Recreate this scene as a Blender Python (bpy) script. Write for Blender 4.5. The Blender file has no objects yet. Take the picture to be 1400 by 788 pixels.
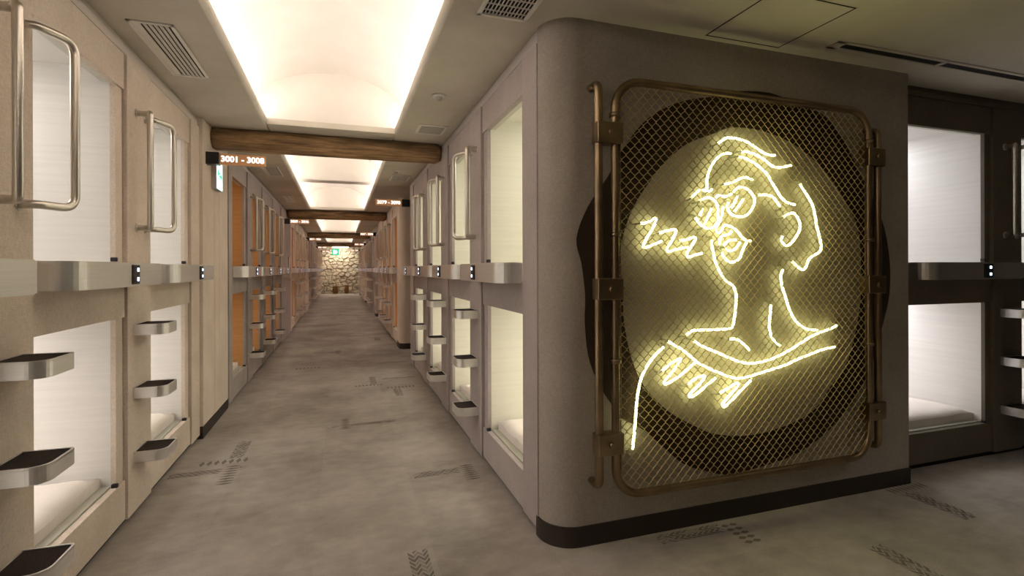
import bpy, bmesh, math, random
from mathutils import Vector, Matrix
from mathutils.noise import noise as pnoise
random.seed(4)
C = bpy.context.scene.collection
PI = math.pi
CZ = 2.375                                   # ceiling height
XL, XL2, XR = -0.996, -0.958, 0.868          # fronts of the pods on either side of the aisle
YN, YP = 2.077, 2.19                         # face of the neon wall, fronts of the pods beside it

# ------------------------------------------------------------------ materials
def lin(c):
    return tuple((v/255/12.92 if v/255 <= .04045 else ((v/255+.055)/1.055)**2.4) for v in c)+(1,)
def new_mat(name):
    m = bpy.data.materials.new(name); m.use_nodes = True
    nt = m.node_tree; b = nt.nodes['Principled BSDF']
    return m, nt, b
def N(nt, t, **k):
    n = nt.nodes.new(t)
    for a, v in k.items():
        if a in n.inputs: n.inputs[a].default_value = v
        else: setattr(n, a, v)
    return n
def coords(nt, scale=(1,1,1), rot=(0,0,0)):
    tc = nt.nodes.new('ShaderNodeTexCoord'); mp = nt.nodes.new('ShaderNodeMapping')
    mp.inputs['Scale'].default_value = scale; mp.inputs['Rotation'].default_value = rot
    nt.links.new(tc.outputs['Object'], mp.inputs['Vector']); return mp.outputs['Vector']
def noise_fac(nt, vec, scale, detail=4, lo=.3, hi=.7, rough=.5):
    n = N(nt, 'ShaderNodeTexNoise', Scale=scale, Detail=detail, Roughness=rough)
    nt.links.new(vec, n.inputs['Vector'])
    r = N(nt, 'ShaderNodeMapRange'); r.inputs[1].default_value = lo; r.inputs[2].default_value = hi
    nt.links.new(n.outputs['Fac'], r.inputs[0]); return r.outputs[0]
def mix(nt, fac, a, b, mode='MIX'):
    m = nt.nodes.new('ShaderNodeMix'); m.data_type = 'RGBA'; m.blend_type = mode
    for s, v in ((m.inputs[0], fac), (m.inputs[6], a), (m.inputs[7], b)):
        if hasattr(v, 'is_output'): nt.links.new(v, s)
        else: s.default_value = v
    return m.outputs[2]
def bump(nt, b, h, strength=.2, dist=.002):
    n = N(nt, 'ShaderNodeBump', Strength=strength, Distance=dist)
    nt.links.new(h, n.inputs['Height']); nt.links.new(n.outputs['Normal'], b.inputs['Normal'])
def sc(c, k): return tuple(min(255, v*k) for v in c)
def fabric(name, c, var=.10, rough=.95):
    m, nt, b = new_mat(name)
    v = coords(nt)
    f1 = noise_fac(nt, coords(nt, (60, 60, 420)), 1, 2, .25, .75)
    f2 = noise_fac(nt, coords(nt, (420, 420, 60)), 1, 2, .25, .75)
    col = mix(nt, f1, lin(sc(c, 1-var)), lin(sc(c, 1+var)))
    col = mix(nt, .5, col, mix(nt, f2, lin(sc(c, 1-var)), lin(sc(c, 1+var))))
    big = noise_fac(nt, v, 3, 3)
    col = mix(nt, big, col, mix(nt, 1.0, col, lin((238, 236, 234)), 'MULTIPLY'))
    nt.links.new(col, b.inputs['Base Color'])
    b.inputs['Roughness'].default_value = rough; b.inputs['Specular IOR Level'].default_value = .15
    bump(nt, b, f1, .15, .001)
    return m
def laminate(name, c1, c2, rough=.45, sc_=(1.2, 1.2, 55)):
    m, nt, b = new_mat(name)
    f = noise_fac(nt, coords(nt, sc_), 1, 5, .3, .7, .6)
    f2 = noise_fac(nt, coords(nt, (sc_[0]*3, sc_[1]*3, sc_[2]*5)), 1, 3, .3, .7)
    col = mix(nt, f, lin(c1), lin(c2)); col = mix(nt, .35, col, mix(nt, f2, lin(c1), lin(c2)))
    nt.links.new(col, b.inputs['Base Color']); b.inputs['Roughness'].default_value = rough
    b.inputs['Specular IOR Level'].default_value = .3
    return m
def plain(name, c, rough=.6, metal=0, spec=.5):
    m, nt, b = new_mat(name); b.inputs['Base Color'].default_value = lin(c)
    b.inputs['Roughness'].default_value = rough; b.inputs['Metallic'].default_value = metal
    b.inputs['Specular IOR Level'].default_value = spec
    return m
def metal(name, c, rough=.34, streak=(3, 3, 300), dark=.965):
    m, nt, b = new_mat(name)
    f = noise_fac(nt, coords(nt, streak), 1, 3, .3, .7)
    nt.links.new(mix(nt, f, lin(sc(c, dark)), lin(c)), b.inputs['Base Color'])
    r = N(nt, 'ShaderNodeMapRange'); r.inputs[3].default_value = rough-.02; r.inputs[4].default_value = rough+.03
    nt.links.new(f, r.inputs[0]); nt.links.new(r.outputs[0], b.inputs['Roughness'])
    b.inputs['Metallic'].default_value = 1
    return m
def emit(name, c, s, base=(20, 20, 20)):
    m, nt, b = new_mat(name); b.inputs['Base Color'].default_value = lin(base)
    b.inputs['Emission Color'].default_value = lin(c); b.inputs['Emission Strength'].default_value = s
    return m
def mottled(name, c1, c2, scale, rough=.9, b_s=.1):
    m, nt, b = new_mat(name); v = coords(nt)
    f = noise_fac(nt, v, scale, 6, .3, .7, .6)
    nt.links.new(mix(nt, f, lin(c1), lin(c2)), b.inputs['Base Color'])
    b.inputs['Roughness'].default_value = rough; b.inputs['Specular IOR Level'].default_value = .2
    bump(nt, b, f, b_s, .003)
    return m
def wood_log():
    m, nt, b = new_mat('log_wood')
    f = noise_fac(nt, coords(nt, (2.6, 45, 45)), 1, 7, .32, .66, .7)
    g = noise_fac(nt, coords(nt, (2.5, 9, 9)), 1, 5, .42, .75)
    col = mix(nt, f, lin((92, 66, 42)), lin((196, 158, 112)))
    col = mix(nt, g, col, lin((78, 56, 38)))
    nt.links.new(col, b.inputs['Base Color']); b.inputs['Roughness'].default_value = .75
    bump(nt, b, f, .5, .006); return m
def carpet():
    m, nt, b = new_mat('carpet'); v = coords(nt)
    sx = nt.nodes.new('ShaderNodeSeparateXYZ'); nt.links.new(v, sx.inputs[0])
    def fl(o, s, off=0.0):
        a = N(nt, 'ShaderNodeMath', operation='MULTIPLY_ADD'); nt.links.new(o, a.inputs[0]); a.inputs[1].default_value = s; a.inputs[2].default_value = off
        q = N(nt, 'ShaderNodeMath', operation='FLOOR'); nt.links.new(a.outputs[0], q.inputs[0]); return q.outputs[0]
    cx = nt.nodes.new('ShaderNodeCombineXYZ'); nt.links.new(fl(sx.outputs[0], 2.0, .23), cx.inputs[0]); nt.links.new(fl(sx.outputs[1], 2.0, .4), cx.inputs[1])
    w = nt.nodes.new('ShaderNodeTexWhiteNoise'); nt.links.new(cx.outputs[0], w.inputs['Vector'])
    f = noise_fac(nt, v, 1.6, 7, .34, .66, .62)
    f2 = noise_fac(nt, coords(nt, (9, 14, 1)), 1, 6, .3, .7, .6)
    f3 = noise_fac(nt, v, 260, 2, .25, .75)
    col = mix(nt, f, lin((116, 107, 100)), lin((188, 178, 170)))
    col = mix(nt, .38, col, mix(nt, f2, lin((120, 111, 104)), lin((184, 174, 166))))
    t = N(nt, 'ShaderNodeMath', operation='MULTIPLY'); nt.links.new(w.outputs['Value'], t.inputs[0]); t.inputs[1].default_value = .22
    col = mix(nt, t.outputs[0], col, lin((200, 192, 182)))
    col = mix(nt, .22, col, mix(nt, f3, lin((110, 104, 98)), lin((220, 214, 206))))
    nt.links.new(col, b.inputs['Base Color']); b.inputs['Roughness'].default_value = 1
    b.inputs['Specular IOR Level'].default_value = .08
    bump(nt, b, f3, .3, .002); return m

M = {}
M['beige'] = fabric('beige_fabric', (222, 208, 194))
M['mauve'] = fabric('mauve_grey_fabric', (180, 170, 167))
M['grey'] = fabric('warm_grey_fabric', (174, 165, 161))
M['dim'] = fabric('dark_taupe_fabric', (114, 106, 94))  # the mauve fabric again, its colour darkened for the dim bay
M['neonwall'] = fabric('taupe_linen', (172, 163, 154), .12)
M['cream'] = laminate('cream_laminate', (226, 224, 212), (237, 234, 223))
M['white'] = laminate('white_laminate', (225, 222, 218), (237, 234, 230))
M['orange'] = laminate('orange_wood', (184, 138, 86), (208, 162, 108), .5)
M['steel'] = metal('brushed_steel', (236, 235, 234), .42)
M['rail'] = metal('satin_steel', (208, 202, 192), .3, (200, 200, 3))
M['pad'] = mottled('charcoal_carpet', (34, 28, 26), (72, 62, 58), 240, 1, .6)
M['black'] = plain('black_plastic', (22, 22, 24), .35)
M['dark'] = plain('shadow_gap', (24, 21, 19), .9)
M['skirt'] = plain('dark_brown_vinyl', (48, 38, 32), .55)
M['track'] = plain('pale_aluminium', (196, 196, 184), .4, .3)
M['sheet'] = mottled('bed_linen', (226, 217, 209), (238, 230, 223), 5, .9, .3)
M['plaster'] = mottled('ceiling_plaster', (198, 190, 176), (220, 212, 198), 1.6)
M['vault'] = mottled('vault_plaster', (238, 231, 222), (244, 238, 230), 3)
M['trim'] = plain('beige_trim', (212, 202, 192), .6)
M['trimgrey'] = plain('mauve_trim', (184, 176, 172), .6)
M['log'] = wood_log()
M['carpet'] = carpet()
M['motif'] = mottled('carpet_motif', (104, 98, 92), (128, 121, 114), 60, 1)
M['motif2'] = mottled('carpet_motif_light', (134, 127, 120), (152, 145, 138), 60, 1)
M['bronze'] = metal('aged_bronze', (168, 146, 116), .36, (9, 9, 9), .8)
M['wire'] = plain('bronze_wire', (206, 184, 132), .42, .7)
M['blob'] = fabric('dark_brown_paint', (66, 54, 46), .14)
M['oval'] = fabric('taupe_paint', (172, 163, 150), .10)
M['ventw'] = plain('vent_white', (232, 227, 218), .5)
M['led'] = emit('cove_led', (255, 246, 238), 21.5)
M['neon'] = emit('neon_glow', (246, 247, 170), 7)
M['lampw'] = emit('pod_lamp_neutral', (255, 249, 242), 7)
M['lampc'] = emit('pod_lamp_cream', (255, 250, 232), 8)
M['lampo'] = emit('pod_lamp_warm', (255, 246, 234), 5)
M['lampp'] = emit('pod_lamp_cool', (250, 249, 252), 6.5)
M['switch'] = emit('switch_light', (190, 215, 255), 6)
M['signlamp'] = emit('sign_letter', (255, 246, 236), 1.7)
M['signbox'] = emit('sign_amber', (206, 150, 96), .22, (176, 122, 80))
M['green'] = emit('exit_green', (20, 170, 120), 1.6)
M['exitw'] = emit('exit_white', (225, 250, 255), 1.8)
M['greyplastic'] = plain('grey_plastic', (170, 165, 158), .5)
M['stone'] = mottled('pale_stone', (160, 149, 130), (212, 202, 182), 9, .95, .5)
M['pot'] = mottled('brown_wicker', (92, 62, 34), (138, 96, 54), 40, .8, .6)
M['down'] = emit('downlight_lens', (255, 244, 224), 3)
M['spot'] = emit('wash_lamp', (255, 244, 226), 280)

# ------------------------------------------------------------------ geometry helpers
def box(bm, x0, x1, y0, y1, z0, z1, bev=0, mi=0):
    if x0 > x1: x0, x1 = x1, x0
    if y0 > y1: y0, y1 = y1, y0
    v = [bm.verts.new((x, y, z)) for x in (x0, x1) for y in (y0, y1) for z in (z0, z1)]
    fs = [bm.faces.new([v[i] for i in q]) for q in ((0,1,3,2),(4,6,7,5),(0,4,5,1),(2,3,7,6),(0,2,6,4),(1,5,7,3))]
    for f in fs: f.material_index = mi
    if bev:
        es = list({e for f in fs for e in f.edges})
        r = bmesh.ops.bevel(bm, geom=es, offset=bev, segments=2, affect='EDGES', profile=.5)
        for f in r['faces']: f.material_index = mi
def prism(bm, pts, z0, z1, bev=0, mi=0):
    lo = [bm.verts.new((x, y, z0)) for x, y in pts]; hi = [bm.verts.new((x, y, z1)) for x, y in pts]
    n = len(pts)
    fs = [bm.faces.new(lo), bm.faces.new(hi)]
    for i in range(n): fs.append(bm.faces.new([lo[i], lo[(i+1) % n], hi[(i+1) % n], hi[i]]))
    for f in fs: f.material_index = mi
    bmesh.ops.recalc_face_normals(bm, faces=fs)
    if bev:
        es = [e for e in fs[0].edges]+[e for e in fs[1].edges]
        r = bmesh.ops.bevel(bm, geom=es, offset=bev, segments=2, affect='EDGES')
        for f in r['faces']: f.material_index = mi
def fillet(pts, r, seg=6):
    out = [Vector(pts[0])]
    for i in range(1, len(pts)-1):
        p, a, b = Vector(pts[i]), Vector(pts[i-1]), Vector(pts[i+1])
        da, db = (a-p), (b-p); rr = min(r, da.length*.48, db.length*.48)
        s, e = p+da.normalized()*rr, p+db.normalized()*rr
        for k in range(seg+1):
            t = k/seg; out.append(s*(1-t)**2+p*2*t*(1-t)+e*t*t)
    out.append(Vector(pts[-1])); return out
def tube(bm, pts, r, n=10, caps=True, mi=0, closed=False):
    P = [Vector(p) for p in pts]; m = len(P); rings = []
    def tan(i):
        if closed: return (P[(i+1) % m]-P[i-1]).normalized()
        return (P[min(i+1, m-1)]-P[max(i-1, 0)]).normalized()
    t = tan(0); u = t.orthogonal().normalized()
    for i in range(m):
        t = tan(i); u = (u-t*u.dot(t)).normalized(); w = t.cross(u)
        rings.append([bm.verts.new(P[i]+(u*math.cos(2*PI*k/n)+w*math.sin(2*PI*k/n))*r) for k in range(n)])
    for i in range(m if closed else m-1):
        a, b = rings[i], rings[(i+1) % m]
        for k in range(n):
            f = bm.faces.new((a[k], a[(k+1) % n], b[(k+1) % n], b[k])); f.smooth = True; f.material_index = mi
    if caps and not closed:
        for R_ in (rings[0], rings[-1]):
            f = bm.faces.new(R_); f.material_index = mi
def lathe(bm, prof, cx, cy, n=24, mi=0):
    rings = [[bm.verts.new((cx+r*math.cos(2*PI*k/n), cy+r*math.sin(2*PI*k/n), z)) for k in range(n)] for r, z in prof]
    for a, b in zip(rings, rings[1:]):
        for k in range(n):
            f = bm.faces.new((a[k], a[(k+1) % n], b[(k+1) % n], b[k])); f.smooth = True; f.material_index = mi
    bm.faces.new(rings[0][::-1]); bm.faces.new(rings[-1])
def obj(name, bm, mats, parent=None, recalc=True):
    if recalc: bmesh.ops.recalc_face_normals(bm, faces=bm.faces)
    me = bpy.data.meshes.new(name); bm.to_mesh(me); bm.free()
    for m in (mats if isinstance(mats, (list, tuple)) else [mats]): me.materials.append(m)
    o = bpy.data.objects.new(name, me); C.objects.link(o)
    if parent: o.parent = parent
    return o
def made(name, mats, fn, parent=None):
    bm = bmesh.new(); fn(bm); return obj(name, bm, mats, parent)
def tag(o, label, cat, group=None, kind=None):
    o['label'] = label; o['category'] = cat
    if group: o['group'] = group
    if kind: o['kind'] = kind
    return o
def thing(name, label, cat, loc=(0,0,0), rz=0, group=None):
    o = bpy.data.objects.new(name, None); C.objects.link(o); o.empty_display_size = .05
    o.location = loc; o.rotation_euler = (0, 0, rz); return tag(o, label, cat, group)
def struct(name, mats, fn):
    o = made(name, mats, fn); o['kind'] = 'structure'; return o
def dup(root, loc, rz, label, group=None):
    r = root.copy(); C.objects.link(r); r.location = loc; r.rotation_euler = (0, 0, rz); r['label'] = label
    if group: r['group'] = group
    for ch in list(root.children):
        c = ch.copy(); C.objects.link(c); c.parent = r
        for g in list(ch.children):
            d_ = g.copy(); C.objects.link(d_); d_.parent = c
    return r
def text_bm(s, size, depth, xform):
    cu = bpy.data.curves.new('t', 'FONT'); cu.body = s; cu.size = size; cu.extrude = depth/2; cu.offset = size*.03
    cu.align_x = 'CENTER'; cu.align_y = 'CENTER'; cu.resolution_u = 3
    o = bpy.data.objects.new('t', cu); C.objects.link(o)
    dg = bpy.context.evaluated_depsgraph_get(); me = bpy.data.meshes.new_from_object(o.evaluated_get(dg))
    bpy.data.objects.remove(o); bm = bmesh.new(); bm.from_mesh(me); bpy.data.meshes.remove(me)
    bmesh.ops.transform(bm, matrix=xform, verts=bm.verts); return bm

# ------------------------------------------------------------------ the sleeping pod (two bunks, a ledge, and a ladder column)
STEPZ = (.976, .657, .335)
def arc(cx, cy, r, a0, a1, n=8):
    return [(cx+r*math.cos(math.radians(a0+(a1-a0)*k/n)), cy+r*math.sin(math.radians(a0+(a1-a0)*k/n))) for k in range(n+1)]
def build_pod(fab, inn, lamp, dims, mir, ladder, label, loc, rz, group):
    """local: x = mir*a (a runs away from the viewer), front plane y = 0, the aisle on the -y side"""
    op, st, co = dims; W = op+st; P_ = W+co; s = mir
    F, I = M[fab], M[inn]
    t = thing('sleeping_pod', label, 'sleeping pod', loc, rz, group)
    B = lambda bm, a0, a1, y0, y1, z0, z1, bev=.002, mi=0: box(bm, s*a0, s*a1, y0, y1, z0, z1, bev, mi)
    g = .003
    made('header_panel', F, lambda b: B(b, g, W-g, .004, .035, 2.13, 2.305), t)
    made('apron_panel', F, lambda b: B(b, g, W-g, .004, .035, 1.02, 1.19), t)
    made('sill_panel', F, lambda b: B(b, g, W-g, .004, .035, .035, .225), t)
    def strip(b):
        B(b, op, W-g, .014, .036, 1.19, 2.13, .001); B(b, op, W-g, .014, .036, .225, 1.02, .001)
    made('jamb_strip', F, strip, t)
    made('column_panel', F, lambda b: B(b, W+g, P_-g, -.006, .034, .03, 2.305), t)
    made('plinth', M['dark'], lambda b: B(b, 0, P_, .03, .06, 0, .04, 0), t)
    for nm, z0, z1 in (('upper_compartment', 1.20, 2.20), ('lower_compartment', .20, 1.07)):
        def shell(b):
            B(b, -.02, 0, .034, 2.02, z0, z1, 0); B(b, op, op+.02, .036, 2.02, z0, z1, 0)
            B(b, 0, op, 2.0, 2.02, z0, z1, 0); B(b, -.02, op+.02, .03, 2.02, z1, z1+.02, 0); B(b, -.02, op+.02, .03, 2.02, z0-.02, z0, 0)
        c = made(nm, I, shell, t)
        made('ceiling_lamp', M[lamp], lambda b: B(b, .10, op-.10, .55, 1.25, z1-.012, z1-.002, 0), c)
        zb = z0+.10 if z0 > 1 else .232
        made('blind_guide', M['black'], lambda b: B(b, op-.018, op+.003, .004, .03, zb-.010, zb+.010, .004), c)
    made('blind_track', M['track'], lambda b: B(b, g, op-g, .037, .075, .205, .232, .002), t)
    made('blind_track', M['track'], lambda b: B(b, g, op-g, .036, .07, 2.135, 2.16, .002), t)
    # ledge: rounded at the near end
    def ledge(b):
        L = .13; r = .085; e = P_-co+.07
        pts = [(.0, 0)] + arc(r, -(L-r), r, 180, 270) + [(e, -L), (e, 0)]
        prism(b, [(s*x, y) for x, y in pts], 1.177, 1.282, .004)
    le = made('ledge', M['steel'], ledge, t)
    def sw(b):
        a = W-.28
        B(b, a-.042, a+.042, -.134, -.129, 1.187, 1.273, .002, 0)
        for zz in (1.209, 1.251): B(b, a-.035, a+.035, -.1358, -.133, zz-.017, zz+.017, .001, 0)
        for zz in (1.209, 1.251): B(b, a+.006, a+.024, -.1372, -.1350, zz-.008, zz+.008, .001, 1)
    made('switch_panel', [M['black'], M['switch']], sw, le)
    if ladder:
        for z in STEPZ:
            a0, a1 = W+.07, W+.255; D = .15; r = .052
            pts = [(a0, -.004), (a0, -(D-r))] + arc(a0+r, -(D-r), r, 180, 270)[1:] + arc(a1-.014, -(D-.014), .014, 270, 360, 3) + [(a1, -.004)]
            pts2 = [(x, -.001) if y > -.005 else (x, y) for x, y in pts]
            def st_(b):
                prism(b, [(s*x, y) for x, y in pts2], z-.055, z-.005, .002)
                inn_ = [(s*((a0+a1)/2+(x-(a0+a1)/2)*.93), -D/2+(y+D/2)*.92) for x, y in pts2]; out_ = [(s*x, y) for x, y in pts2]
                lo = [b.verts.new((x, y, z-.006)) for x, y in out_]; hi = [b.verts.new((x, y, z)) for x, y in out_]
                hj = [b.verts.new((x, y, z)) for x, y in inn_]; lj = [b.verts.new((x, y, z-.006)) for x, y in inn_]
                for i in range(len(lo)):
                    j = (i+1) % len(lo)
                    for q in ((lo, hi), (hi, hj), (hj, lj)): b.faces.new((q[0][i], q[0][j], q[1][j], q[1][i]))
            o = made('step', M['steel'], st_, t)
            cx, cy = (a0+a1)/2, -D/2
            pad = [(cx+(x-cx)*.92, (cy+(y-cy)*.90)) for x, y in pts]
            made('carpet_pad', M['pad'], lambda b: prism(b, [(s*x, y) for x, y in pad], z-.0055, z-.0015, .0005), o)
        m1, m2 = W+.120, W+.238; zt, zb = 2.052, 1.466
        for m_, path in ((m1, ((0, .055), (-.035, .078))), (m2, ((0, .05), (.12, .108)))):
            def rail(b):
                p = [(m_, 0, zt)] + [(m_+dx, -dy, zt) for dx, dy in path]
                q = [(m_+dx, -dy, zb) for dx, dy in reversed(path)] + [(m_, 0, zb)]
                pp = fillet([(s*x, y, z) for x, y, z in p+q], .05, 7)
                tube(b, pp, .0142, 14)
                for z in (zt, zb):
                    tube(b, [(s*m_, -.001, z), (s*m_, -.012, z)], .022, 16)
            made('grab_handle', M['rail'], rail, t)
    return t
PROTO = {}
def pod(fab, inn, lamp, dims, mir, ladder, label, loc, rz, group):
    k = (fab, inn, dims, mir, ladder)
    if k in PROTO: return dup(PROTO[k], loc, rz, label, group)
    PROTO[k] = build_pod(*((fab, inn, lamp, dims, mir, ladder, label, loc, rz, group))); return PROTO[k]
def mattress_bm(w, seed):
    bm = bmesh.new(); nx, ny = 12, 30; h = .098
    def P(i, j, top):
        x = w*i/nx; y = 1.92*j/ny
        e = min(x, w-x, y, 1.92-y); rr = .022
        z = h-(rr-math.sqrt(max(0, rr*rr-(rr-min(e, rr))**2))) if top else 0
        z += (pnoise(Vector((x*6+seed, y*3, 0)))*.012+pnoise(Vector((x*22, y*9+seed, 3)))*.005) if top else 0
        return bm.verts.new((x, y, max(z, .0)))
    T = [[P(i, j, True) for j in range(ny+1)] for i in range(nx+1)]; Bt = [[P(i, j, False) for j in range(ny+1)] for i in range(nx+1)]
    for i in range(nx):
        for j in range(ny):
            f = bm.faces.new((T[i][j], T[i+1][j], T[i+1][j+1], T[i][j+1])); f.smooth = True
            bm.faces.new((Bt[i][j], Bt[i][j+1], Bt[i+1][j+1], Bt[i+1][j]))
    for i in range(nx):
        for j in (0, ny): bm.faces.new((T[i][j], T[i+1][j], Bt[i+1][j], Bt[i][j]))
    for j in range(ny):
        for i in (0, nx): bm.faces.new((T[i][j], T[i][j+1], Bt[i][j+1], Bt[i][j]))
    return bm
def mattress(w, mir, loc, rz, label, seed):
    bm = mattress_bm(w-.012, seed)
    dx = .01 if mir > 0 else -(w-.01)
    bmesh.ops.translate(bm, verts=bm.verts, vec=(dx, .078, 0))
    o = obj('mattress', bm, M['sheet']); o.location = (loc[0], loc[1], .2); o.rotation_euler = (0, 0, rz)
    tag(o, label, 'mattress', 'mattresses in the lower bunks'); return o

ORD = ['first', 'second', 'third', 'fourth']
RZL, RZR = PI/2, -PI/2
D1 = (.72, .08, .325)
D2 = (.69, .085, .31)
# left side, first group: beige with white interior
LY = 2.164
Lnames = [(-1, 'beige sleeping pod cut off by the left edge, its steps and handle showing'),
          (0, 'beige sleeping pod with white interior, nearest one fully in view on the left'),
          (1, 'beige sleeping pod with white interior beside the plain wall of the first number sign')]
for k, lab in Lnames:
    y0 = LY+k*1.125
    pod('beige', 'white', 'lampw', D1, 1, k < 1, lab, (XL, y0, 0), RZL, 'beige pods with white interiors along the left wall')
    if k >= 0:
        mattress(.72, 1, (XL, y0), RZL, ['white mattress in the lower bunk of the nearest left pod, behind the largest steps',
                 'white mattress in the lower bunk of the left pod behind the near ladder'][k], k*7)
# further groups on the left: (first opening, fabric, interior, words)
Lg = [(5.353, 'grey', 'orange', 'grey pod with orange interior, %s of four behind the first left number sign'),
      (11.40, 'beige', 'orange', 'beige pod with orange interior, %s of four behind the second left number sign'),
      (17.20, 'mauve', 'orange', 'mauve pod far down the left side, %s of four behind the third sign'),
      (23.00, 'beige', 'orange', 'small beige sleeping pod at the far left end, %s of four before the stone wall')]
for gi, (y0, fab, inn, lab) in enumerate(Lg):
    for k in range(4):
        pod(fab, inn, 'lampo', D2, 1, k < 3, lab % ORD[k], (XL2, y0+k*1.085, 0), RZL, 'pods of the left side, group %s after the first' % ORD[gi])
        if gi == 0:
            mattress(.69, 1, (XL2, y0+k*1.085), RZL, 'white mattress in the orange lower bunk, %s behind the first number sign' % ORD[k], 30+k)
Rg = [(2.43, 'mauve', 'cream', 'lampc', 4, 'mauve grey sleeping pod with cream interior, %s from the neon wall along the right side'),
      (8.52, 'beige', 'orange', 'lampo', 4, 'beige pod with orange interior, %s beyond the rounded beige corner on the right'),
      (14.35, 'mauve', 'orange', 'lampo', 4, 'mauve sleeping pod further down the right side, %s beyond the second number sign'),
      (20.30, 'beige', 'orange', 'lampo', 4, 'small beige sleeping pod far down the right side, %s beyond the third number sign'),
      (26.15, 'mauve', 'orange', 'lampo', 1, 'tiny mauve sleeping pod, %s and last on the right before the stone wall')]
for gi, (y0, fab, inn, lamp, n, lab) in enumerate(Rg):
    for k in range(n):
        pod(fab, inn, lamp, D2, -1, k < 3 and n > 1, lab % ORD[k], (XR, y0+k*1.09, 0), RZR, 'pods of the right side, group %s' % (ORD+['fifth'])[gi])
        if gi == 0:
            mattress(.69, -1, (XR, y0+k*1.09), RZR, 'cream mattress in the lower bunk of the %s right pod from neon wall' % ORD[k], 50+k)
PX = 3.275
for k in range(2):
    pod('dim', 'white', 'lampp', (.75, .05, .30), 1, True, ['dark sleeping pod with cool white interior just right of the neon wall', 'dark sleeping pod past the right edge, next to the one beside the neon wall'][k],
        (PX+k*1.10, YP, 0), 0, 'dark pods right of the neon wall')
    mattress(.75, 1, (PX+k*1.10, YP), 0, ['white mattress in the lower bunk right of the neon wall', 'white mattress in the lower bunk past the right edge'][k], 70+k)

# ------------------------------------------------------------------ the room
def floor(bm):
    box(bm, -3.2, 6.6, -3.2, 27.9, -.05, 0, 0, 0)
    def quad(p, mi):
        vs = [bm.verts.new((x, y, .0006)) for x, y in p]; f = bm.faces.new(vs); f.material_index = mi
        if f.normal.z < 0: f.normal_flip()
    def herring(x0, x1, y0, y1, along='x', n=None):
        # chevron strip made of slanted little bars
        L = (x1-x0) if along == 'x' else (y1-y0); W_ = (y1-y0) if along == 'x' else (x1-x0)
        n = n or int(L/.032); rows = 4
        for i in range(n):
            for j in range(rows):
                a = L*i/n; w = L/n*.68; b0 = W_*j/rows; b1 = W_*(j+1)/rows; sl = L/n*1.0*(1 if j % 2 else -1)
                p = [(a, b0), (a+w, b0), (a+w+sl, b1), (a+sl, b1)]
                p = [(min(max(u, 0), L), v) for u, v in p]
                quad([(x0+u, y0+v) if along == 'x' else (x0+v, y0+u) for u, v in p], 1 if random.random() < .75 else 2)
    def leaves(x0, x1, y0, y1, cols, rows, along='x'):
        cw, rh = (x1-x0)/cols, (y1-y0)/rows
        for i in range(cols):
            for j in range(rows):
                a, b = x0+cw*i, y0+rh*j
                if along == 'x': quad([(a, b+rh*.45), (a+cw*.5, b+rh*.12), (a+cw*.97, b+rh*.35), (a+cw*.97, b+rh*.6), (a+cw*.5, b+rh*.85)], 1)
                else: quad([(a+cw*.12, b+rh*.5), (a+cw*.5, b+rh*.03), (a+cw*.85, b+rh*.5), (a+cw*.5, b+rh*.97)], 1)
    herring(-.705, -.62, 3.80, 4.15, 'y'); leaves(-.87, -.575, 3.69, 3.79, 7, 1, 'y')
    herring(-.99, -.70, 3.54, 3.62); herring(-.61, -.56, 3.56, 3.64); leaves(-.70, -.61, 3.34, 3.66, 1, 8)
    leaves(-.01, .067, 4.2, 4.49, 1, 8); herring(-.07, -.01, 4.27, 4.33); herring(.067, .433, 4.27, 4.33)
    leaves(.13, .43, 5.67, 5.74, 8, 1, 'y'); herring(.30, .37, 5.74, 6.15, 'y')
    leaves(.45, .75, 5.48, 5.56, 8, 1, 'y'); herring(.51, .585, 5.13, 5.48, 'y')
    herring(.44, .84, 5.96, 6.01); herring(.48, .87, 6.99, 7.04)
    herring(.413, .71, 3.075, 3.155); leaves(.70, .79, 2.945, 3.19, 1, 8)
    herring(.273, .36, 1.7, 2.29, 'y')
    herring(1.38, 1.74, 1.975, 2.05); leaves(1.735, 1.83, 1.85, 2.04, 2, 5)
    herring(2.93, 3.03, 1.685, 2.0, 'y'); leaves(2.89, 3.18, 1.99, 2.08, 9, 1, 'y')
    herring(2.22, 2.31, 1.2, 1.665, 'y')
    leaves(.11, .42, 9.95, 10.06, 8, 1, 'y'); leaves(.48, .86, 9.6, 9.72, 9, 1, 'y'); herring(.56, .66, 9.25, 9.6, 'y')
    herring(-.3, .1, 12.2, 12.28); leaves(-.1, .0, 8.0, 8.3, 1, 7); herring(-.4, -.05, 8.12, 8.2)
    herring(.1, .5, 14.5, 14.6); herring(-.5, -.1, 10.9, 10.98); leaves(-.55, -.25, 6.9, 7.0, 7, 1, 'y')
o = made('floor', [M['carpet'], M['motif'], M['motif2']], floor); o['kind'] = 'structure'

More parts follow.
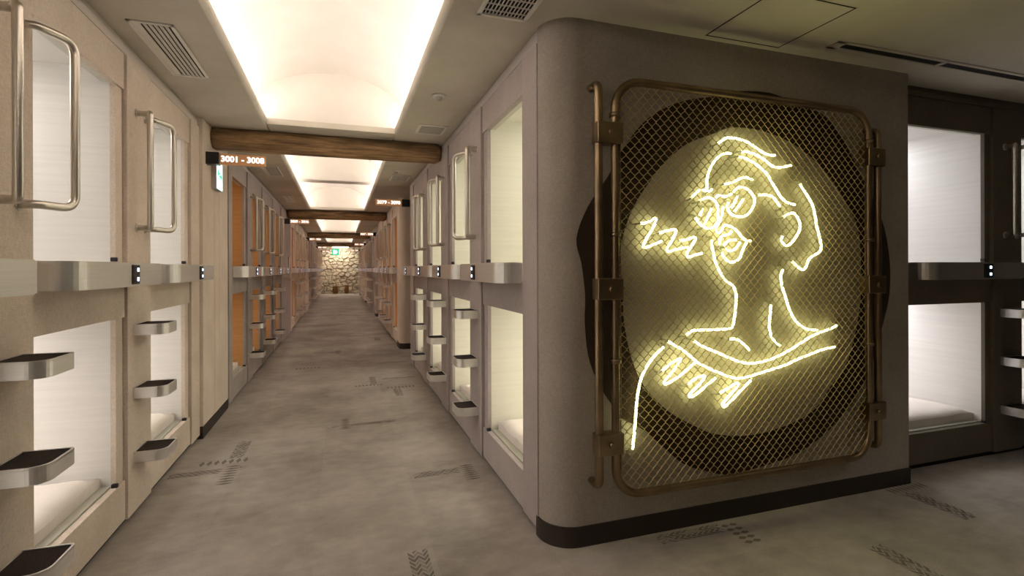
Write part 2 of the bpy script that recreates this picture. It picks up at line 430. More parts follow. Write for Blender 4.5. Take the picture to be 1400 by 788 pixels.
COVES = [(-1.6, 4.33), (4.95, 7.12), (7.36, 10.2), (10.80, 16.35), (17.05, 22.5), (23.2, 26.9)]
CX0, CX1 = -.54, .428
def ceiling(bm):
    zt = CZ+.045
    w_ = .032
    box(bm, -3.2, CX0-w_, -3.2, 27.9, CZ, zt); box(bm, CX1+w_, 6.6, -3.2, 27.9, CZ, zt)
    for x, q in ((CX0, -1), (CX1, 1)):          # softly rounded lips of the coves
        pts = [(x+q*w_, CZ)] + [(x+q*(w_-w_*math.sin(math.radians(a))), CZ+w_-w_*math.cos(math.radians(a))) for a in (15, 30, 45, 60, 75, 90)] + [(x, zt), (x+q*w_, zt)]
        A = [bm.verts.new((px, -3.2, pz)) for px, pz in pts]; B_ = [bm.verts.new((px, 27.9, pz)) for px, pz in pts]
        bm.faces.new(A); bm.faces.new(B_[::-1])
        for i in range(len(pts)): f = bm.faces.new((A[i], A[(i+1) % len(pts)], B_[(i+1) % len(pts)], B_[i])); f.smooth = 1 <= i <= 6
    ys = [-3.2] + [v for c in (COVES[0], (COVES[1][0], COVES[2][1]), *COVES[3:]) for v in c] + [27.9]
    for a, b in zip(ys[::2], ys[1::2]): box(bm, CX0, CX1, a, b, CZ, zt)
struct('ceiling', M['plaster'], ceiling)
def vaults(bm):
    cx, a_, h_, z0 = (CX0+CX1)/2, .585, .375, CZ+.045
    n = 28
    pr = [(cx-a_*math.cos(PI*k/n), z0+.02+h_*math.sin(PI*k/n)**.9) for k in range(n+1)]
    pr = [(cx-a_, z0)]+pr+[(cx+a_, z0)]
    for y0, y1 in COVES:
        A = [bm.verts.new((x, y0, z)) for x, z in pr]; B_ = [bm.verts.new((x, y1, z)) for x, z in pr]
        for i in range(len(pr)-1):
            f = bm.faces.new((A[i], A[i+1], B_[i+1], B_[i])); f.smooth = 1 < i < len(pr)-3
        bm.faces.new([bm.verts.new(v.co) for v in A]); bm.faces.new([bm.verts.new(v.co) for v in B_])
    box(bm, cx-a_, cx+a_, COVES[1][1]+.001, COVES[2][0]-.001, z0+.07, z0+.41)
o = made('ceiling', M['vault'], vaults); o['kind'] = 'structure'
names = ['nearest ceiling vault', 'second ceiling vault, before its cross bar', 'second ceiling vault, behind its cross bar', 'third ceiling vault', 'fourth ceiling vault', 'last ceiling vault before the stone wall']
for (y0, y1), nm in zip(COVES, names):
    t = thing('cove_light', 'warm light strips hidden behind both lips of the '+nm, 'light', (-.056, (y0+y1)/2, CZ+.05))
    for sgn in (-1, 1):
        def led(bm):
            hl = (y1-y0)/2-.05; e0 = .24 if y0 == 7.36 else 0
            box(bm, sgn*.535-.012, sgn*.535+.012, -hl-e0, hl, -.004, .008)
        made('light_strip', M['led'], led, t)

def rounded_block(x0, x1, y0, y1, r, z0, z1):
    """block whose corner nearest the viewer (x0, y0) is rounded"""
    return lambda bm: prism(bm, arc(x0+r, y0+r, r, 180, 270, 14)+[(x1, y0), (x1, y1), (x0, y1)], z0, z1)
struct('wall_center', M['neonwall'], lambda b: prism(b, arc(XR+.006+.145, YN+.145, .145, 180, 270, 16)+[(3.117, YN), (3.117, YN+.09), (1.1, YN+.16), (XR+.006, 2.2245)], .09, CZ))
struct('baseboard_center', M['skirt'], lambda b: prism(b, arc(XR-.002+.15, YN-.006+.15, .15, 180, 270, 16)+[(3.123, YN-.006), (3.123, YN+.085), (1.1, YN+.28), (XR-.002, 2.24)], 0, .092, .001))
# fronts without bunks, side panels, trims
def panel(name, mat, x0, x1, y0, y1, z0=.03, z1=2.305, bev=.002):
    return struct(name, M[mat], lambda b: box(b, x0, x1, y0, y1, z0, z1, bev))
# the last column of group one on the left and the plain beige wall with baseboard
panel('wall_left', 'beige', XL-.1, XL+.0, LY-1.125-2.2, LY-1.125-.01)
y = 4.30
for i, y1 in enumerate((4.66, 4.83, 5.14)):
    panel('wall_left', 'beige', XL-.1, -.966, y+.002, y1-.002, .092, CZ, .001 if i else .004); y = y1
panel('wall_left', 'beige', XL-.1, -.966, 5.142, 5.17, .092, CZ)
struct('baseboard_left', M['skirt'], lambda b: box(b, XL-.1, -.970, 4.302, 5.19, 0, .092))
panel('wall_left', 'grey', XL-.1, XL2-.002, 5.19, 5.35, .03, 2.305)
for y0, y1, f in ((9.70, 11.17, 'grey'), (11.18, 11.395, 'beige'), (15.75, 17.0, 'beige'), (17.01, 17.195, 'mauve'), (21.55, 22.8, 'mauve'), (22.81, 22.995, 'beige'), (27.35, 27.6, 'beige')):
    panel('wall_left', f, XL-.1, XL2-.002, y0, y1, .0, 2.305)
for i, (x, y0, y1, m_) in enumerate(((XL, -1.2, 4.30, 'trim'), (XL2, 5.19, 27.6, 'trimgrey'))):
    struct('trim_left', M[m_], lambda b: (box(b, x-.08, x-.012, y0, y1, 2.305, CZ-.0), box(b, x-.03, x-.004, y0, y1, 2.308, 2.352, .003)))
for y0, y1, m_ in ((2.225, 6.85, 'trimgrey'), (8.3, 12.9, 'trim'), (14.2, 18.7, 'trimgrey'), (20.1, 24.7, 'trim'), (26, 27.6, 'trimgrey')):
    struct('trim_right', M[m_], lambda b: (box(b, XR+.012, XR+.08, y0, y1, 2.305, CZ), box(b, XR+.004, XR+.03, y0, y1, 2.308, 2.352, .003)))
panel('wall_right', 'mauve', XR, XR+.03, 2.225, 2.427, .03, 2.305)
for i, (y0, y1, f) in enumerate(((8.10, 8.515, 'beige'), (13.93, 14.345, 'mauve'), (19.88, 20.295, 'beige'), (25.73, 26.145, 'mauve'))):
    struct('wall_right', M[f], rounded_block(XR, 3.0, y0, y1, .09, .09, CZ))
    struct('baseboard_right', M['skirt'], rounded_block(XR-.004, 3.0, y0-.004, y1-.02, .09, 0, .09))
for y0, f in ((6.792, 'mauve'), (12.88, 'beige'), (18.71, 'mauve'), (24.66, 'beige')):
    struct('wall_right', M[f], lambda b: box(b, XR+.003, 3.0, y0, y0+.06, 0, CZ))
for y0, y1 in ((6.852, 8.10), (12.94, 13.93), (18.77, 19.88), (24.72, 25.73)):
    struct('wall_right', M['mauve'], lambda b: box(b, 2.95, 3.0, y0+.001, y1-.001, 0, CZ))
for x, y_, lab in ((1.5, -.7, 'round recessed ceiling lamp behind the camera, left of two'), (3.3, .25, 'round recessed ceiling lamp behind the camera, right of two')):  # lamps added out of view to brighten the neon wall and floor
    t = thing('downlight', lab, 'light', (x, y_, CZ), 0, 'recessed lamps behind the camera')
    made('ring', M['ventw'], lambda b: lathe(b, [(.14, 0), (.14, -.006), (.12, -.008)], 0, 0), t)
    made('lens', M['down'], lambda b: lathe(b, [(.115, -.008), (.115, -.011)], 0, 0), t)
    ld = bpy.data.lights.new('bulb', 'SPOT'); ld.energy = 42; ld.spot_size = math.radians(105); ld.spot_blend = .7; ld.shadow_soft_size = .08; ld.color = (1, .96, .84)
    lo = bpy.data.objects.new('bulb', ld); C.objects.link(lo); lo.parent = t; lo.location = (0, 0, -.02)
# the bay right of the neon wall
panel('wall_right', 'dim', 3.118, 3.27, YP+.0, YP+.034, .03, 2.305)
struct('trim_right', M['dim'], lambda b: (box(b, 3.118, 6.5, YP+.02, YP+.08, 2.305, CZ), box(b, 3.12, 6.5, YP+.003, YP+.03, 2.31, 2.345, .003)))
struct('wall_right', M['dim'], lambda b: box(b, 5.48, 6.5, YP, YP+.04, 0, 2.305))
struct('wall_right', M['dim'], lambda b: box(b, 6.5, 6.6, -3.2, YP+.06, 0, CZ))
struct('wall_back', M['dim'], lambda b: box(b, -3.2, 6.6, -3.2, -3.1, 0, CZ))
struct('wall_left', M['beige'], lambda b: box(b, -3.2, -3.1, -3.1, 27.6, 0, CZ))

# stone end wall
def stones(bm):
    x0, x1, z0, z1 = -1.06, 1.0, 0, CZ; rnd = random.Random(9); seeds = []
    nx, nz = 7, 13
    for j in range(nz):
        for i in range(nx):
            seeds.append((x0+(x1-x0)*(i+.5+(j % 2)*.5-.25+rnd.uniform(-.32, .32))/nx, z0+(z1-z0)*(j+.5+rnd.uniform(-.3, .3))/nz, rnd.uniform(.7, 1.2)))
    NX, NZ = 110, 150; V = []
    for i in range(NX+1):
        row = []
        for j in range(NZ+1):
            x = x0+(x1-x0)*i/NX; z = z0+(z1-z0)*j/NZ
            ds = sorted(((x-a)**2*.62+(z-b)**2*1.5, c) for a, b, c in seeds if abs(x-a) < .45 and abs(z-b) < .35)[:2]
            e = math.sqrt(ds[1][0])-math.sqrt(ds[0][0])
            h = .12*ds[0][1]*min(1, e/.05)**.6+.010*pnoise(Vector((x*9, 0, z*9)))
            row.append(bm.verts.new((x, 27.66-h, z)))
        V.append(row)
    for i in range(NX):
        for j in range(NZ):
            f = bm.faces.new((V[i][j], V[i+1][j], V[i+1][j+1], V[i][j+1])); f.smooth = True
    box(bm, x0, x1, 27.67, 27.9, z0, z1)
struct('wall_end', M['stone'], stones)
t = thing('wall_washer', 'small ceiling lamp washing the far stone wall with warm light', 'light', (-.03, 27.05, CZ))
made('lamp_housing', M['ventw'], lambda b: box(b, -.4, .4, -.03, .03, -.012, 0, .002), t)
made('lamp_lens', M['spot'], lambda b: box(b, -.38, .38, -.02, .02, -.016, -.012), t)
for x, r, h, lab in ((-.27, .15, .38, 'brown wicker jar at the foot of the stone wall, left one of two'), (.27, .115, .42, 'brown wicker jar at the foot of the stone wall, right one of two')):
    t = thing('wicker_jar', lab, 'jar', (x, 27.2, 0), 0, 'jars at the foot of the stone wall')
    made('body', M['pot'], lambda b: lathe(b, [(r*.7, .03), (r*.95, .10), (r, .2), (r*.86, .3), (r*.78, h)], 0, 0), t)
    made('rim', M['pot'], lambda b: lathe(b, [(r*.80, h-.02), (r*.86, h), (r*.86, h+.02), (r*.7, h+.02)], 0, 0), t)
    made('saucer', M['stone'], lambda b: lathe(b, [(r*1.0, 0), (r*1.15, .028), (r*1.0, .03)], 0, 0), t)

# log beams
for i, y in enumerate((4.62, 10.45, 16.68, 22.85)):
    def log(bm):
        L0, L1 = ((XL if i == 0 else XL2)+.004, XR-.004); ns, nr = 40, 28; rings = []
        for k in range(ns+1):
            u = k/ns; x = L0+(L1-L0)*u
            e = min(u, 1-u)*(L1-L0); rr = .098*(1-.32*max(0, 1-e/.045)**2)
            ring = []
            for q in range(nr):
                a = 2*PI*q/nr
                d_ = rr*(1+.05*pnoise(Vector((x*1.7+i*9, math.cos(a)*1.4, math.sin(a)*1.4)))+.015*pnoise(Vector((x*12, a*3, i))))
                ring.append(bm.verts.new((x, math.cos(a)*d_, math.sin(a)*d_*.93)))
            rings.append(ring)
        for A, B_ in zip(rings, rings[1:]):
            for q in range(nr):
                f = bm.faces.new((A[q], A[(q+1) % nr], B_[(q+1) % nr], B_[q])); f.smooth = True
        bm.faces.new(rings[0]); bm.faces.new(rings[-1])
    o = made('log_beam', M['log'], log); o.location = (0, y, 2.298)
    tag(o, ['thick rounded log beam across the ceiling, nearest and largest', 'second log beam across the aisle ceiling', 'third log beam across the aisle ceiling', 'fourth and farthest log beam, before the stone wall'][i], 'beam', 'log beams under the aisle ceiling')

# number signs: a black bracket box and an amber glowing blade with white figures
def number_sign(x_in, y, side, txt, label, z0=2.052, blk=.09, amb=.32, ext=0.0):
    s = side; h = .092
    t = thing('number_sign', label, 'sign', (x_in, y, z0), 0, 'lit number signs above the aisle')
    made('bracket', M['black'], lambda b: box(b, -s*ext, s*blk, -.035, .035, 0, h, .002), t)
    bl = made('blade', M['signbox'], lambda b: box(b, s*blk, s*(blk+amb), -.012, .012, .004, h-.004, .003), t)
    X = Matrix.Translation((s*(blk+amb*.5), -.013, h/2)) @ Matrix.Rotation(PI/2, 4, 'X')
    obj('figures', text_bm(txt, .062, .003, X), M['signlamp'], bl, False)
number_sign(-.968, 4.42, 1, '3001 - 3008', 'nearest lit sign on the left wall reading 3001 - 3008')
number_sign(XL2, 10.0, 1, '3009 - 3016', 'second lit number sign on the left side, under the second log beam', 2.07)
number_sign(XL2, 15.9, 1, '3017 - 3024', 'third lit number sign on the left side', 2.08)
number_sign(XL2, 21.7, 1, '3025 - 3032', 'fourth lit number sign on the left side', 2.08)
number_sign(XL2, 26.6, 1, '3033 - 3040', 'farthest lit number sign on the left side', 2.08)
number_sign(XR+.04, 7.0, -1, '3079 - 3090', 'nearest lit number sign on the right, hanging past the cream pods', 2.095, .13, .34)
number_sign(XR+.0, 13.4, -1, '3067 - 3078', 'second lit number sign on the right side', 2.09)
number_sign(XR+.0, 19.0, -1, '3055 - 3066', 'third lit number sign on the right side', 2.09)
number_sign(XR+.0, 25.1, -1, '3043 - 3054', 'farthest lit number sign on the right side', 2.09)
t = thing('evacuation_lamp', 'white lit box with green mark on the left wall, under the nearest number sign', 'sign', (-.966, 4.665, 1.89))
made('housing', M['greyplastic'], lambda b: box(b, 0, .036, -.10, .10, 0, .225, .003), t)
def face(bm): box(bm, .036, .040, -.095, .095, .006, .219, .001)
fc = made('lit_face', M['exitw'], face, t)
def mk(bm):
    box(bm, .040, .0415, -.07, .0, .125, .140); box(bm, .040, .0415, -.02, .075, .105, .120)
    prism(bm, [(.0402, -.07), (.0415, -.07), (.0415, -.045), (.0402, -.045)], .110, .155); box(bm, .040, .0415, .03, .05, .09, .135)
made('green_mark', M['green'], mk, fc)
t = thing('exit_sign', 'small green glowing exit sign hanging before the stone wall', 'sign', (-.235, 24.0, 1.885))
made('housing', M['greyplastic'], lambda b: box(b, -.145, .145, -.02, .03, -.006, .282, .003), t)
made('stem', M['greyplastic'], lambda b: tube(b, [(0, .005, .28), (0, .005, CZ-1.885)], .012), t)
f_ = made('lit_face', M['green'], lambda b: box(b, -.138, .138, -.024, -.020, .0, .276), t)
def runner(bm):
    box(bm, -.09, .0, -.026, -.0245, .05, .23)
    prism(bm, [(.02, -.026), (.09, -.026), (.09, -.0245), (.02, -.0245)], .10, .16); box(bm, .03, .06, -.026, -.0245, .17, .22); box(bm, .02, .05, -.026, -.0245, .04, .11)
made('running_figure', M['exitw'], runner, f_)
t = thing('evacuation_lamp', 'tiny blue white lit box on the left wall under the third number sign', 'sign', (XL2, 16.05, 1.86))
made('housing', M['greyplastic'], lambda b: box(b, 0, .036, -.10, .10, 0, .2, .003), t); made('lit_face', M['exitw'], lambda b: box(b, .036, .04, -.095, .095, .006, .194), t)
o = made('wall_plate', M['trim'], lambda b: box(b, 0, .02, -.09, .09, 0, .42, .003)); o.location = (XL2, 10.72, 1.075)
tag(o, 'slim upright beige plate on the plain grey wall after the orange pods', 'plate')

# ------------------------------------------------------------------ ceiling fittings
def slot_vent(x0, x1, y0, y1, label):
    t = thing('ceiling_vent', label, 'vent', ((x0+x1)/2, (y0+y1)/2, CZ), 0, 'slotted air vents in the ceiling')
    hx, hy = (x1-x0)/2, (y1-y0)/2
    def fr(b):
        w = .018
        for a in ((-hx, hx, -hy, -hy+w), (-hx, hx, hy-w, hy), (-hx, -hx+w, -hy, hy), (hx-w, hx, -hy, hy)): box(b, *a, -.008, .0, .002)
        box(b, -hx+w, -hx+w+.03, -hy+w, hy-w, -.006, 0)
    made('frame', M['ventw'], fr, t)
    made('duct', M['dark'], lambda b: box(b, -hx+.018, hx-.018, -hy+.018, hy-.018, -.001, -.0002), t)  # flat dark sheet, the shade between the louvres put into its colour
    for k in range(5):
        x = -hx+.055+(2*hx-.08)*(k+.5)/5
        def sl(b):
            v = [(x-.010, -.0015), (x+.008, -.010), (x+.011, -.008), (x-.005, -.0012)]
            A = [b.verts.new((p, -hy+.02, q)) for p, q in v]; B_ = [b.verts.new((p, hy-.02, q)) for p, q in v]
            b.faces.new(A); b.faces.new(B_[::-1])
            for i in range(4): b.faces.new((A[i], A[(i+1) % 4], B_[(i+1) % 4], B_[i]))
        made('louvre', M['ventw'], sl, t)
slot_vent(-.912, -.725, 2.71, 3.40, 'slotted white air vent in the ceiling at the upper left, nearest')
slot_vent(-.83, -.65, 6.08, 6.70, 'slotted white air vent beyond the first log beam on the left')
slot_vent(-.84, -.70, 8.45, 9.22, 'slotted white air vent before the second log beam on the left')
slot_vent(-.84, -.70, 12.6, 13.3, 'small slotted air vent before the third log beam on the left')
def grille(x0, x1, y0, y1, nx, ny, label):
    t = thing('ceiling_grille', label, 'vent', ((x0+x1)/2, (y0+y1)/2, CZ)); hx, hy = (x1-x0)/2, (y1-y0)/2; w = .02
    def fr(b):
        for a in ((-hx, hx, -hy, -hy+w), (-hx, hx, hy-w, hy), (-hx, -hx+w, -hy, hy), (hx-w, hx, -hy, hy)): box(b, *a, -.010, 0, .002)
    made('frame', M['ventw'], fr, t)
    made('duct', M['dark'], lambda b: box(b, -hx+w, hx-w, -hy+w, hy-w, -.001, -.0002), t)  # thin dark sheet, coloured as the shade behind the lattice
    def cr(b):
        for i in range(1, nx): x = -hx+2*hx*i/nx; box(b, x-.0015, x+.0015, -hy+w, hy-w, -.007, -.0012)
        for i in range(1, ny): y = -hy+2*hy*i/ny; box(b, -hx+w, hx-w, y-.0015, y+.0015, -.007, -.0012)
    made('lattice', M['ventw'], cr, t)
grille(.567, .80, 1.75, 2.175, 14, 8, 'dark latticed air grille in the ceiling before the neon wall corner')
grille(.58, .80, 6.2, 6.6, 3, 12, 'small latticed air grille beyond the first log beam on the right')
t = thing('ceiling_speaker', 'small square white ceiling plate near the first log beam on the right', 'speaker', (.69, 4.1, CZ))
made('frame', M['ventw'], lambda b: box(b, -.115, .115, -.13, .13, -.008, 0, .003), t)
made('cover', M['greyplastic'], lambda b: box(b, -.09, .09, -.10, .10, -.012, -.008, .002), t)
def detector(x, y, label):
    t = thing('smoke_detector', label, 'smoke detector', (x, y, CZ), 0, 'round detectors in the ceiling')
    made('base', M['ventw'], lambda b: lathe(b, [(.045, 0), (.045, -.008), (.03, -.014)], 0, 0), t)
    made('sensor', M['greyplastic'], lambda b: lathe(b, [(.02, -.013), (.018, -.028), (.006, -.034)], 0, 0, 14), t)
detector(.606, 3.29, 'small round detector in the ceiling right of the nearest vault')
detector(.60, 5.95, 'small round detector beyond the first log beam on the right')
t = thing('slot_diffuser', 'long narrow air slot in the ceiling right of the access panel', 'vent', (3.1, 1.915, CZ))
made('frame', M['plaster'], lambda b: (box(b, -.76, .9, -.042, -.022, -.006, 0, .001), box(b, -.76, .9, .022, .042, -.006, 0, .001), box(b, -.76, -.70, -.04, .04, -.006, 0, .001), box(b, .02, .05, -.04, .04, -.006, 0, .001)), t)
made('slot', M['dark'], lambda b: box(b, -.70, .9, -.022, .022, -.001, -.0003), t)  # flat dark strip, the shade inside the slot given by colour
t = thing('access_panel', 'square access panel outlined in the ceiling above the neon wall', 'panel', (1.895, 1.83, CZ))
def outline(b):
    for a in ((-.225, .225, -.21, -.204), (-.225, .225, .204, .21), (-.225, -.219, -.21, .21), (.219, .225, -.21, .21)): box(b, *a, -.0012, 0)
made('seam', M['dark'], outline, t); made('cover', M['plaster'], lambda b: box(b, -.217, .217, -.202, .202, -.001, 0), t)

# ------------------------------------------------------------------ mural, neon figure, fence
NEON=[[(1.744,1.859),(1.771,1.877),(1.794,1.889),(1.831,1.892),(1.879,1.888),(1.934,1.874),(1.975,1.853),(2.018,1.834),(2.053,1.824),(2.096,1.824)],
[(1.885,1.828),(1.920,1.830),(1.961,1.822),(2.010,1.806),(2.046,1.785),(2.082,1.768),(2.125,1.763),(2.161,1.771),(2.202,1.779)],
[(1.824,1.814),(1.787,1.813),(1.754,1.798),(1.724,1.773),(1.701,1.739),(1.685,1.709),(1.677,1.671),(1.678,1.628)],
[(1.868,1.802),(1.913,1.796),(1.961,1.777),(2.010,1.752),(2.046,1.724),(2.081,1.680),(2.110,1.642),(2.135,1.612),(2.168,1.591),(2.198,1.582),(2.227,1.578)],
[(1.780,1.661),(1.820,1.670),(1.864,1.689),(1.905,1.702),(1.933,1.698),(1.952,1.691)],
[(1.989,1.617),(2.031,1.620),(2.063,1.617),(2.092,1.602),(2.113,1.580),(2.128,1.563)],
[(1.587,1.587),(1.609,1.606),(1.635,1.625),(1.667,1.626),(1.693,1.623),(1.705,1.634)],
[(1.635,1.575),(1.661,1.588),(1.693,1.591),(1.719,1.581),(1.736,1.560),(1.741,1.524),(1.742,1.494),(1.732,1.467),(1.712,1.450),(1.686,1.443),(1.660,1.449),(1.634,1.464),(1.609,1.493)],
[(1.651,1.537),(1.634,1.502)],
[(1.703,1.539),(1.660,1.457)],
[(1.803,1.573),(1.799,1.543),(1.820,1.517),(1.850,1.507),(1.887,1.505),(1.925,1.520),(1.950,1.549),(1.966,1.588),(1.950,1.621),(1.919,1.644),(1.881,1.652),(1.850,1.641),(1.830,1.624)],
[(1.727,1.592),(1.746,1.605),(1.776,1.601),(1.803,1.606),(1.827,1.620)],
[(1.771,1.551),(1.769,1.526),(1.753,1.482),(1.733,1.449),(1.736,1.428),(1.752,1.424),(1.766,1.439),(1.776,1.458),(1.802,1.459),(1.836,1.446),(1.863,1.427),(1.890,1.400),(1.918,1.386),(1.939,1.386)],
[(1.857,1.606),(1.840,1.572),(1.820,1.547)],
[(1.898,1.596),(1.870,1.562),(1.840,1.529)],
[(1.826,1.435),(1.802,1.415),(1.769,1.409),(1.752,1.390),(1.755,1.363)],
[(1.775,1.360),(1.796,1.380),(1.822,1.388),(1.849,1.389)],
[(1.779,1.347),(1.809,1.335),(1.843,1.345),(1.863,1.364),(1.873,1.378)],
[(1.762,1.330),(1.775,1.306),(1.802,1.284),(1.835,1.281),(1.870,1.298),(1.887,1.331),(1.901,1.359),(1.914,1.376)],
[(1.703,1.387),(1.706,1.352),(1.719,1.309),(1.722,1.288),(1.748,1.238),(1.788,1.190),(1.828,1.164),(1.848,1.127),(1.848,1.076),(1.841,1.018),(1.828,0.967),(1.805,0.953),(1.747,0.952),(1.695,0.952),(1.601,0.953),(1.575,0.944),(1.556,0.932)],
[(2.152,1.512),(2.182,1.527),(2.216,1.534),(2.241,1.517),(2.259,1.483),(2.259,1.452),(2.235,1.413),(2.201,1.378),(2.171,1.365),(2.147,1.378),(2.137,1.397),(2.142,1.412)],
[(2.262,1.687),(2.302,1.639),(2.342,1.586),(2.362,1.532),(2.377,1.463),(2.398,1.401),(2.405,1.354),(2.387,1.330),(2.341,1.310),(2.315,1.287),(2.300,1.256),(2.280,1.241),(2.250,1.252),(2.208,1.283)],
[(2.145,1.243),(2.132,1.206),(2.142,1.152),(2.166,1.091),(2.195,1.022),(2.235,0.971),(2.285,0.938),(2.335,0.926),(2.376,0.923)],
[(2.067,1.063),(2.061,1.003),(2.057,0.951),(2.069,0.905),(2.097,0.874),(2.126,0.853)],
[(1.809,0.902),(1.850,0.899),(1.882,0.881),(1.909,0.861),(1.929,0.841)],
[(1.600,0.902),(1.653,0.872),(1.712,0.849),(1.782,0.820),(1.854,0.792),(1.927,0.775),(2.021,0.779),(2.116,0.801),(2.214,0.838),(2.315,0.883),(2.397,0.910),(2.459,0.923),(2.512,0.941)],
[(1.455,0.906),(1.519,0.872),(1.571,0.836),(1.615,0.802),(1.675,0.770),(1.744,0.741),(1.806,0.717),(1.861,0.705),(1.925,0.709),(1.990,0.721),(2.155,0.751),(2.234,0.775),(2.335,0.800),(2.417,0.819),(2.501,0.827)],
[(1.428,0.882),(1.380,0.844),(1.338,0.797),(1.309,0.746),(1.290,0.675),(1.281,0.603),(1.274,0.523),(1.262,0.424)],
[(1.308,1.457),(1.344,1.463),(1.383,1.483),(1.390,1.471),(1.370,1.434),(1.340,1.390),(1.322,1.356),(1.328,1.346),(1.361,1.355),(1.421,1.378)],
[(1.409,1.415),(1.446,1.426),(1.492,1.433),(1.498,1.422),(1.480,1.387),(1.452,1.342),(1.458,1.329),(1.495,1.338),(1.567,1.352)],
[(1.520,1.380),(1.564,1.388),(1.602,1.399),(1.608,1.386),(1.583,1.352),(1.561,1.320),(1.570,1.304),(1.608,1.314),(1.647,1.322)],
[(1.422,0.772),(1.469,0.802),(1.512,0.822),(1.523,0.814),(1.483,0.767),(1.436,0.722),(1.441,0.708),(1.490,0.727),(1.548,0.760),(1.578,0.780),(1.604,0.797)],
[(1.566,0.697),(1.600,0.719),(1.648,0.733),(1.660,0.725),(1.630,0.692),(1.574,0.650),(1.581,0.636),(1.622,0.653),(1.675,0.686),(1.724,0.717)],
[(1.751,0.641),(1.798,0.661),(1.853,0.682),(1.857,0.669),(1.821,0.637),(1.766,0.587),(1.774,0.572),(1.813,0.593),(1.869,0.639),(1.937,0.689)]]
BLOB=[(1.000,1.386),(1.057,1.529),(1.159,1.671),(1.228,1.788),(1.342,1.930),(1.471,2.018),(1.617,2.072),(1.720,2.093),(1.856,2.133),(1.963,2.149),(2.095,2.155),(2.206,2.136),(2.426,2.088),(2.527,2.035),(2.613,1.949),(2.699,1.826),(2.763,1.737),(2.907,1.516),(2.964,1.289),(2.960,1.093),(2.913,0.940),(2.840,0.741),(2.750,0.600),(2.639,0.476),(2.463,0.350),(2.237,0.262),(1.945,0.223),(1.846,0.214),(1.722,0.245),(1.564,0.307),(1.432,0.417),(1.335,0.497),(1.224,0.562),(1.163,0.643),(1.102,0.737),(1.056,0.860),(1.040,1.008),(1.042,1.130),(1.025,1.270)]
OVAL=[(1.856,1.955),(1.753,1.917),(1.584,1.849),(1.453,1.741),(1.340,1.608),(1.272,1.497),(1.234,1.390),(1.223,1.292),(1.234,1.140),(1.241,1.001),(1.279,0.834),(1.351,0.691),(1.482,0.566),(1.635,0.480),(1.762,0.428),(1.983,0.401),(2.237,0.435),(2.401,0.497),(2.506,0.603),(2.617,0.706),(2.690,0.872),(2.735,1.073),(2.740,1.256),(2.719,1.462),(2.633,1.601),(2.526,1.724),(2.405,1.824),(2.225,1.912),(2.037,1.955)]

t = thing('mural', 'dark brown blob with a paler taupe oval painted on the wall behind the fence', 'painting', (1.9, YN, 1.2))
def smooth_loop(L, k=4):
    n = len(L); out = []
    for i in range(n):
        p0, p1, p2, p3 = (Vector(L[(i+q) % n]) for q in (-1, 0, 1, 2))
        for s_ in range(k):
            u = s_/k; out.append(.5*((2*p1)+(-p0+p2)*u+(2*p0-5*p1+4*p2-p3)*u*u+(-p0+3*p1-3*p2+p3)*u**3))
    return out
def flat(L, y):
    def fn(bm):
        P_ = smooth_loop(L); A = [bm.verts.new((p[0]-1.9, y, p[1]-1.2)) for p in P_]; B_ = [bm.verts.new((p[0]-1.9, 0, p[1]-1.2)) for p in P_]
        bm.faces.new(A)
        for i in range(len(A)): bm.faces.new((A[i], A[(i+1) % len(A)], B_[(i+1) % len(A)], B_[i]))
    return fn
made('dark_blob', M['blob'], flat(BLOB, -.0012), t); made('pale_oval', M['oval'], flat(OVAL, -.0022), t)
t = thing('neon_figure', 'glowing yellow white neon drawing of a bearded head in glasses with ZZZ, behind wire', 'neon sign', (1.9, YN, 1.2))
def smooth_open(L, k=5):
    out = []; n = len(L)
    for i in range(n-1):
        g_ = lambda q: Vector(L[max(0, min(n-1, q))])
        p0, p1, p2, p3 = g_(i-1), g_(i), g_(i+1), g_(i+2)
        for s_ in range(k):
            u = s_/k; out.append(.5*((2*p1)+(-p0+p2)*u+(2*p0-5*p1+4*p2-p3)*u*u+(-p0+3*p1-3*p2+p3)*u**3))
    out.append(Vector(L[-1])); return out
for L in NEON:
    P_ = [(p[0]-1.9, -.037, p[1]-1.2) for p in (smooth_open(L) if len(L) > 2 else [Vector(q) for q in L])]
    tb = made('neon_tube', M['neon'], lambda b: tube(b, P_, .006, 8), t)
    for e, nx_ in ((P_[0], P_[1]), (P_[-1], P_[-2])):
        d_ = (Vector(e)-Vector(nx_)).normalized()
        made('tube_end', M['track'], lambda b: tube(b, fillet([e, tuple(Vector(e)+d_*.014), tuple(Vector(e)+d_*.018+Vector((0, .036, 0)))], .01, 3), .0045, 8), tb)
FX0, FX1, FZ0, FZ1, FY = 1.152, 2.697, .238, 2.088, 2.0
t = thing('wire_fence', 'chain link wire fence in a rounded bronze pipe frame over the neon drawing', 'fence', ((FX0+FX1)/2, FY, 0))
cx = (FX0+FX1)/2; hw = (FX1-FX0)/2
def frame(bm):
    r = .13; pts = []
    for ax, az, a0 in ((hw-r, FZ1-r, 0), (-hw+r, FZ1-r, 90), (-hw+r, FZ0+r, 180), (hw-r, FZ0+r, 270)):
        for k in range(11):
            a = math.radians(a0+9*k); pts.append((ax+r*math.cos(a), 0, az+r*math.sin(a)))
    tube(bm, pts, .0185, 14, closed=True)
made('pipe_frame', M['bronze'], frame, t)
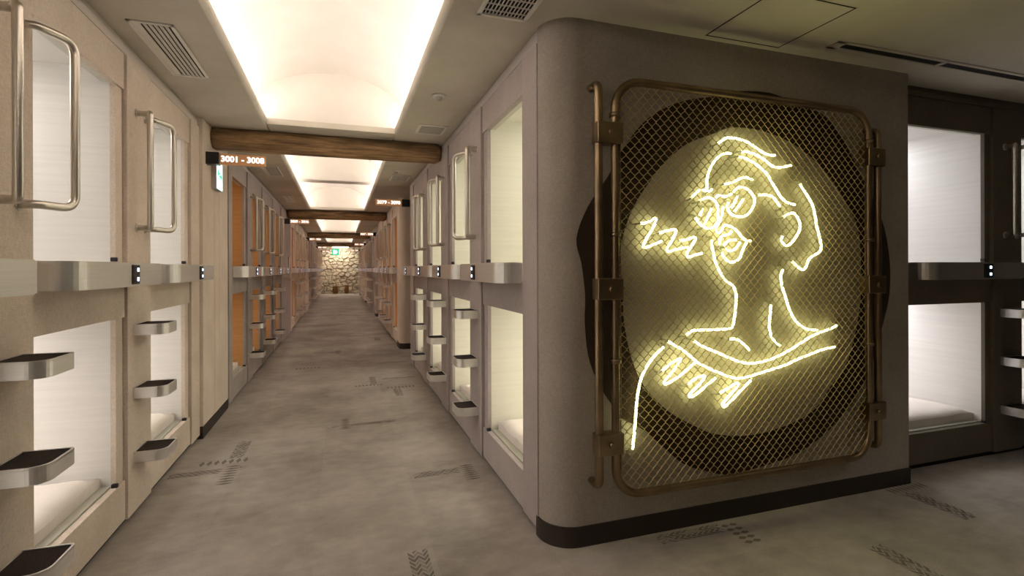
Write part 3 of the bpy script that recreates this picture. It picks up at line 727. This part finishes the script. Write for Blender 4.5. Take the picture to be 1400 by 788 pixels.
def links(bm):
    n = int(round(2*(hw-.012)/.0225)); p = .045; x0 = -hw+.012; pw = 2*(hw-.012)/n
    m = int((FZ1-FZ0-.02)/p); hz = (FZ1-FZ0-.02)/(2*m)
    for i in range(n):
        for s_ in (i % 2,):
            pts = []
            for k in range(2*m+1):
                z = FZ0+.01+k*hz; x = x0+pw*(i+.5)+(pw*.5 if (k+s_) % 2 else -pw*.5)*(1.0)
                # clip to the rounded corners
                ex, ez = max(abs(x)-(hw-.13), 0), max(abs(z-(FZ0+FZ1)/2)-((FZ1-FZ0)/2-.13), 0)
                ok = ex*ex+ez*ez < .13**2 or ex == 0 or ez == 0
                if ok: pts += [(x, (.002 if (k % 2) == s_ else -.002), z-.0024), (x, (-.002 if (k % 2) == s_ else .002), z+.0024)]
            if len(pts) > 1: tube(bm, pts, .0018, 5, False)
made('chain_link', M['wire'], links, t)
def border(bm):
    for sx in (-1, 1): tube(bm, [(sx*(hw-.026), 0, FZ0+.10), (sx*(hw-.026), 0, FZ1-.10)], .003, 6)
made('edge_rod', M['bronze'], border, t)
for X, z0, z1, top_in in ((1.073-cx, .292, 2.064, 1), (2.771-cx, .278, 1.998, -1)):
    def post(b):
        tube(b, fillet([(X, YN-FY, z1), (X, .005, z1), (X, .005, z0), (X, YN-FY, z0)], .045, 6), .0185, 14)
    made('side_pipe', M['bronze'], post, t)
for X in (-hw-.035, hw+.032):
    for zc in (1.845, 1.16, .479):
        br = made('clamp_bracket', M['bronze'], lambda b: box(b, X-.062, X+.062, -.028, .034, zc-.047, zc+.047, .004), t)
        made('bolt', M['bronze'], lambda b: (tube(b, [(X-.0, -.028, zc), (X-.0, -.034, zc), (X, -.044, zc)], .013, 12)), br)
for X in (-hw, hw):
    for zc in (1.93, 1.40, .84):
        made('collar', M['bronze'], lambda b: tube(b, [(X, 0, zc-.009), (X, 0, zc+.009)], .025, 14), t)

# ------------------------------------------------------------------ camera, world, view
w = bpy.data.worlds.new('World'); bpy.context.scene.world = w; w.use_nodes = True
w.node_tree.nodes['Background'].inputs[0].default_value = (.9, .85, .8, 1); w.node_tree.nodes['Background'].inputs[1].default_value = .02
cam = bpy.data.cameras.new('camera'); co = bpy.data.objects.new('camera', cam); C.objects.link(co)
cam.sensor_width = 36; cam.lens = 698.3/1400*36; cam.shift_x = 0; cam.shift_y = -(394-367.8)/1400
cam.clip_start = .05; cam.clip_end = 100
co.location = (0, 0, 1.25)
co.matrix_world = Matrix.Translation((0, 0, 1.25)) @ Matrix.Rotation(-.3231, 4, 'Z') @ Matrix.Rotation(PI/2, 4, 'X') @ Matrix.Rotation(-.003, 4, 'Z')
S = bpy.context.scene; S.camera = co
S.view_settings.view_transform = 'Standard'; S.view_settings.look = 'None'; S.view_settings.exposure = 0.1; S.view_settings.gamma = 1
S.view_settings.use_curve_mapping = False
